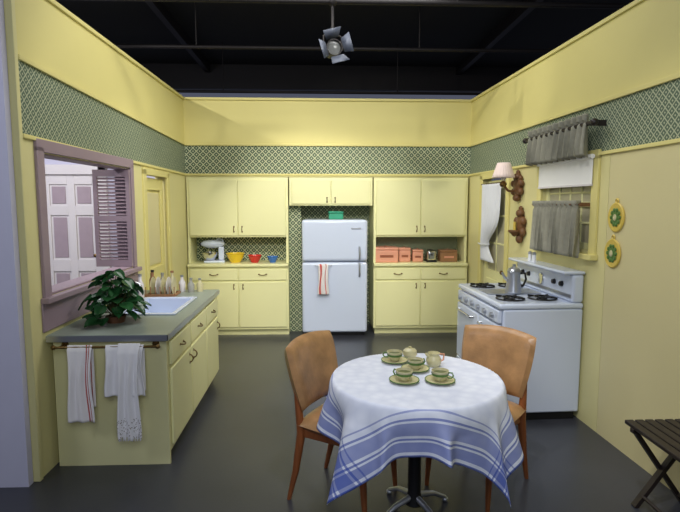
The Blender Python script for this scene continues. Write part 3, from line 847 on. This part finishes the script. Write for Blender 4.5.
for i, (x, y, hh, m_, cn, cm_) in enumerate(BT):
    o = root('bottle', cn+' kitchen bottle with narrow neck behind the sink', 'bottle', (x, y, .85))
    mk('body', B().lathe([(0, 0), (.028, 0), (.03, hh*.55), (.013, hh*.74), (.013, hh*.9), (0, hh*.9)], n=18), m_, o)
    mk('cap', B().lathe([(.015, hh*.9), (.015, hh), (0, hh)], n=14), cm_, o)
    o['group'] = 'bottles behind the sink'

# ---------------------------------------------------------------- ceiling rigging
def pipe(y, z, x0=-5, x1=4.5, r=.022):
    o = root('lighting_pipe', 'long black rigging pipe hung from the ceiling', 'pipe', (0, y, z))
    mk('pipe', B().cyl((x0, 0, 0), (x1, 0, 0), r), m_rig, o)
    for x in (-4, -1.4, 1.2, 3.6): mk('hanger', B().cyl((x, 0, 0), (x, 0, 4.0-z), .008, n=8), m_rig, o)
    o['group'] = 'ceiling rigging pipes'
for y, z in ((3.6, 3.55), (4.6, 3.35), (6.3, 3.45), (8.0, 3.3)): pipe(y, z)
for y, z, hh in ((5.3, 3.86, .18), (9.2, 3.6, .4)):
    struct('trim_%d' % n, B().box(-7, 5, y, y+.12, z, 4.0), m_rig, 'dark steel ceiling beam', 'beam'); n += 1
for x in (-1.9, 2.4):
    struct('trim_%d' % n, B().box(x, x+.08, 2.0, 10, 3.86, 4.0), m_rig, 'dark steel ceiling joist', 'beam'); n += 1

def stage_light(x, y, z, zp, yaw, k=1.0, lab='grey theatre spotlight with open barn doors'):
    o = root('stage_light', lab, 'spotlight', (x, y, z), yaw)
    b = B().lathe([(0, .12*k), (.05*k, .12*k), (.075*k, .09*k), (.08*k, 0), (.085*k, -.08*k), (.078*k, -.08*k), (.07*k, 0), (0, .05*k)], axis='y', n=24)
    mk('housing', b, m_rig, o)
    mk('lens', B().lathe([(0, -.06*k), (.04*k, -.062*k), (.072*k, -.055*k)], axis='y', n=24), m_glass, o)
    for j in range(4):
        a = j*pi/2+.3
        dx, dz = math.cos(a), math.sin(a); tx, tz = -dz, dx
        b = B()
        vs = [(dx*.09+tx*.07, -.085, dz*.09+tz*.07), (dx*.09-tx*.07, -.085, dz*.09-tz*.07), (dx*.17-tx*.1, -.15, dz*.17-tz*.1), (dx*.17+tx*.1, -.15, dz*.17+tz*.1)]
        b.f([b.bm.verts.new(tuple(q*k for q in v)) for v in vs])
        mk('barn_door', b, m_lamp, o, solid=.003)
    b = B().tube([(-.1*k, 0, 0), (-.1*k, 0, .13*k), (0, 0, .17*k), (.1*k, 0, .13*k), (.1*k, 0, 0)], .008, 8)
    b.cyl((0, 0, .17*k), (0, 0, zp-z), .012)
    b.lathe([(.03, -.03), (.042, 0), (.03, .03)], (0, 0, zp-z), axis='x')
    mk('yoke', b, m_rig, o)
    return o
stage_light(.13, 4.6, 2.96, 3.35, .25, .8)

# ---------------------------------------------------------------- splay the side walls slightly
bpy.context.view_layer.update()
def swing(objs, pivot, ang):
    Mx = Matrix.Translation(pivot) @ Matrix.Rotation(ang, 4, 'Z') @ Matrix.Translation(-Vector(pivot))
    for o in objs: o.matrix_world = Mx @ o.matrix_world
swing(RIGHT, Vector((XR, 6.5, 0)), math.radians(2.0))
swing(LEFT, Vector((XL, 6.5, 0)), math.radians(-.8))

# ---------------------------------------------------------------- lights
def area(loc, target, size, energy, col=(1, .95, .86), sy=None):
    l = bpy.data.lights.new('area', 'AREA'); l.energy = energy; l.size = size; l.color = col
    if sy: l.shape = 'RECTANGLE'; l.size_y = sy
    o = bpy.data.objects.new('studio_or_fill_light', l); COL.objects.link(o); o.location = loc
    o.rotation_euler = (Vector(target)-Vector(loc)).to_track_quat('-Z', 'Y').to_euler()
def spot(loc, target, energy, ang=70, rad=.08, col=(1, .97, .91), blend=.5):
    l = bpy.data.lights.new('spot', 'SPOT'); l.energy = energy; l.spot_size = math.radians(ang); l.shadow_soft_size = rad; l.color = col; l.spot_blend = blend
    o = bpy.data.objects.new('studio_or_fill_light', l); COL.objects.link(o); o.location = loc
    o.rotation_euler = (Vector(target)-Vector(loc)).to_track_quat('-Z', 'Y').to_euler()
area((.1, 4.4, 3.8), (.1, 4.8, 0), 2.0, 58, (1, .99, .96))
area((0, -.3, 2.7), (0, 5.5, 1.1), 1.8, 44, (.86, .92, 1))  # added front fill, no lamp of the set; brightens the counter niches
spot((-1.1, 2.6, 3.8), (.8, 6.1, .7), 200, 58, .06)
spot((1.5, 2.6, 3.8), (-.9, 5.9, .7), 200, 58, .06)
spot((-3.6, 3.4, 3.85), (.6, 6.5, 1.9), 210, 60, .04, blend=.4)
spot((0, 1.2, 3.1), (0, 6.6, .9), 280, 34, .06, (1, .98, .92), .7)
spot((.3, 1.5, 3.9), (.55, 2.9, .5), 150, 48, .05, (.98, .98, 1))
spot((-.6, 1.0, 3.7), (1.9, 3.0, 1.1), 150, 42, .04, blend=.6)
spot((1.0, 3.2, 3.85), (-1.6, 4.2, 1.9), 90, 50, .04, blend=.6)
area((-3.0, 4.6, 2.85), (-3.0, 5.6, .8), .8, 50, (.95, .93, 1))  # unseen fill added so the room beyond the pass-through is lit
area((-3.2, 1.2, 3.0), (-2.4, 4, 1.2), .6, 20, (.85, .88, 1))
w = bpy.data.worlds.new('world'); sc.world = w; w.use_nodes = True
w.node_tree.nodes['Background'].inputs[0].default_value = (.52, .57, .8, 1); w.node_tree.nodes['Background'].inputs[1].default_value = .15

# ---------------------------------------------------------------- camera
cam = bpy.data.cameras.new('camera'); co = bpy.data.objects.new('camera', cam); COL.objects.link(co)
cam.sensor_width = 36; cam.lens = 520/680*36; cam.clip_start = .05
a, p_ = math.radians(2.4), math.radians(5.8)
F = Vector((math.sin(a)*math.cos(p_), math.cos(a)*math.cos(p_), -math.sin(p_)))
R = Vector((math.cos(a), -math.sin(a), 0)); Uv = R.cross(F)
mt = Matrix((R, Uv, -F)).transposed().to_4x4(); mt.translation = Vector((0, 0, 1.65))
co.matrix_world = mt
sc.camera = co
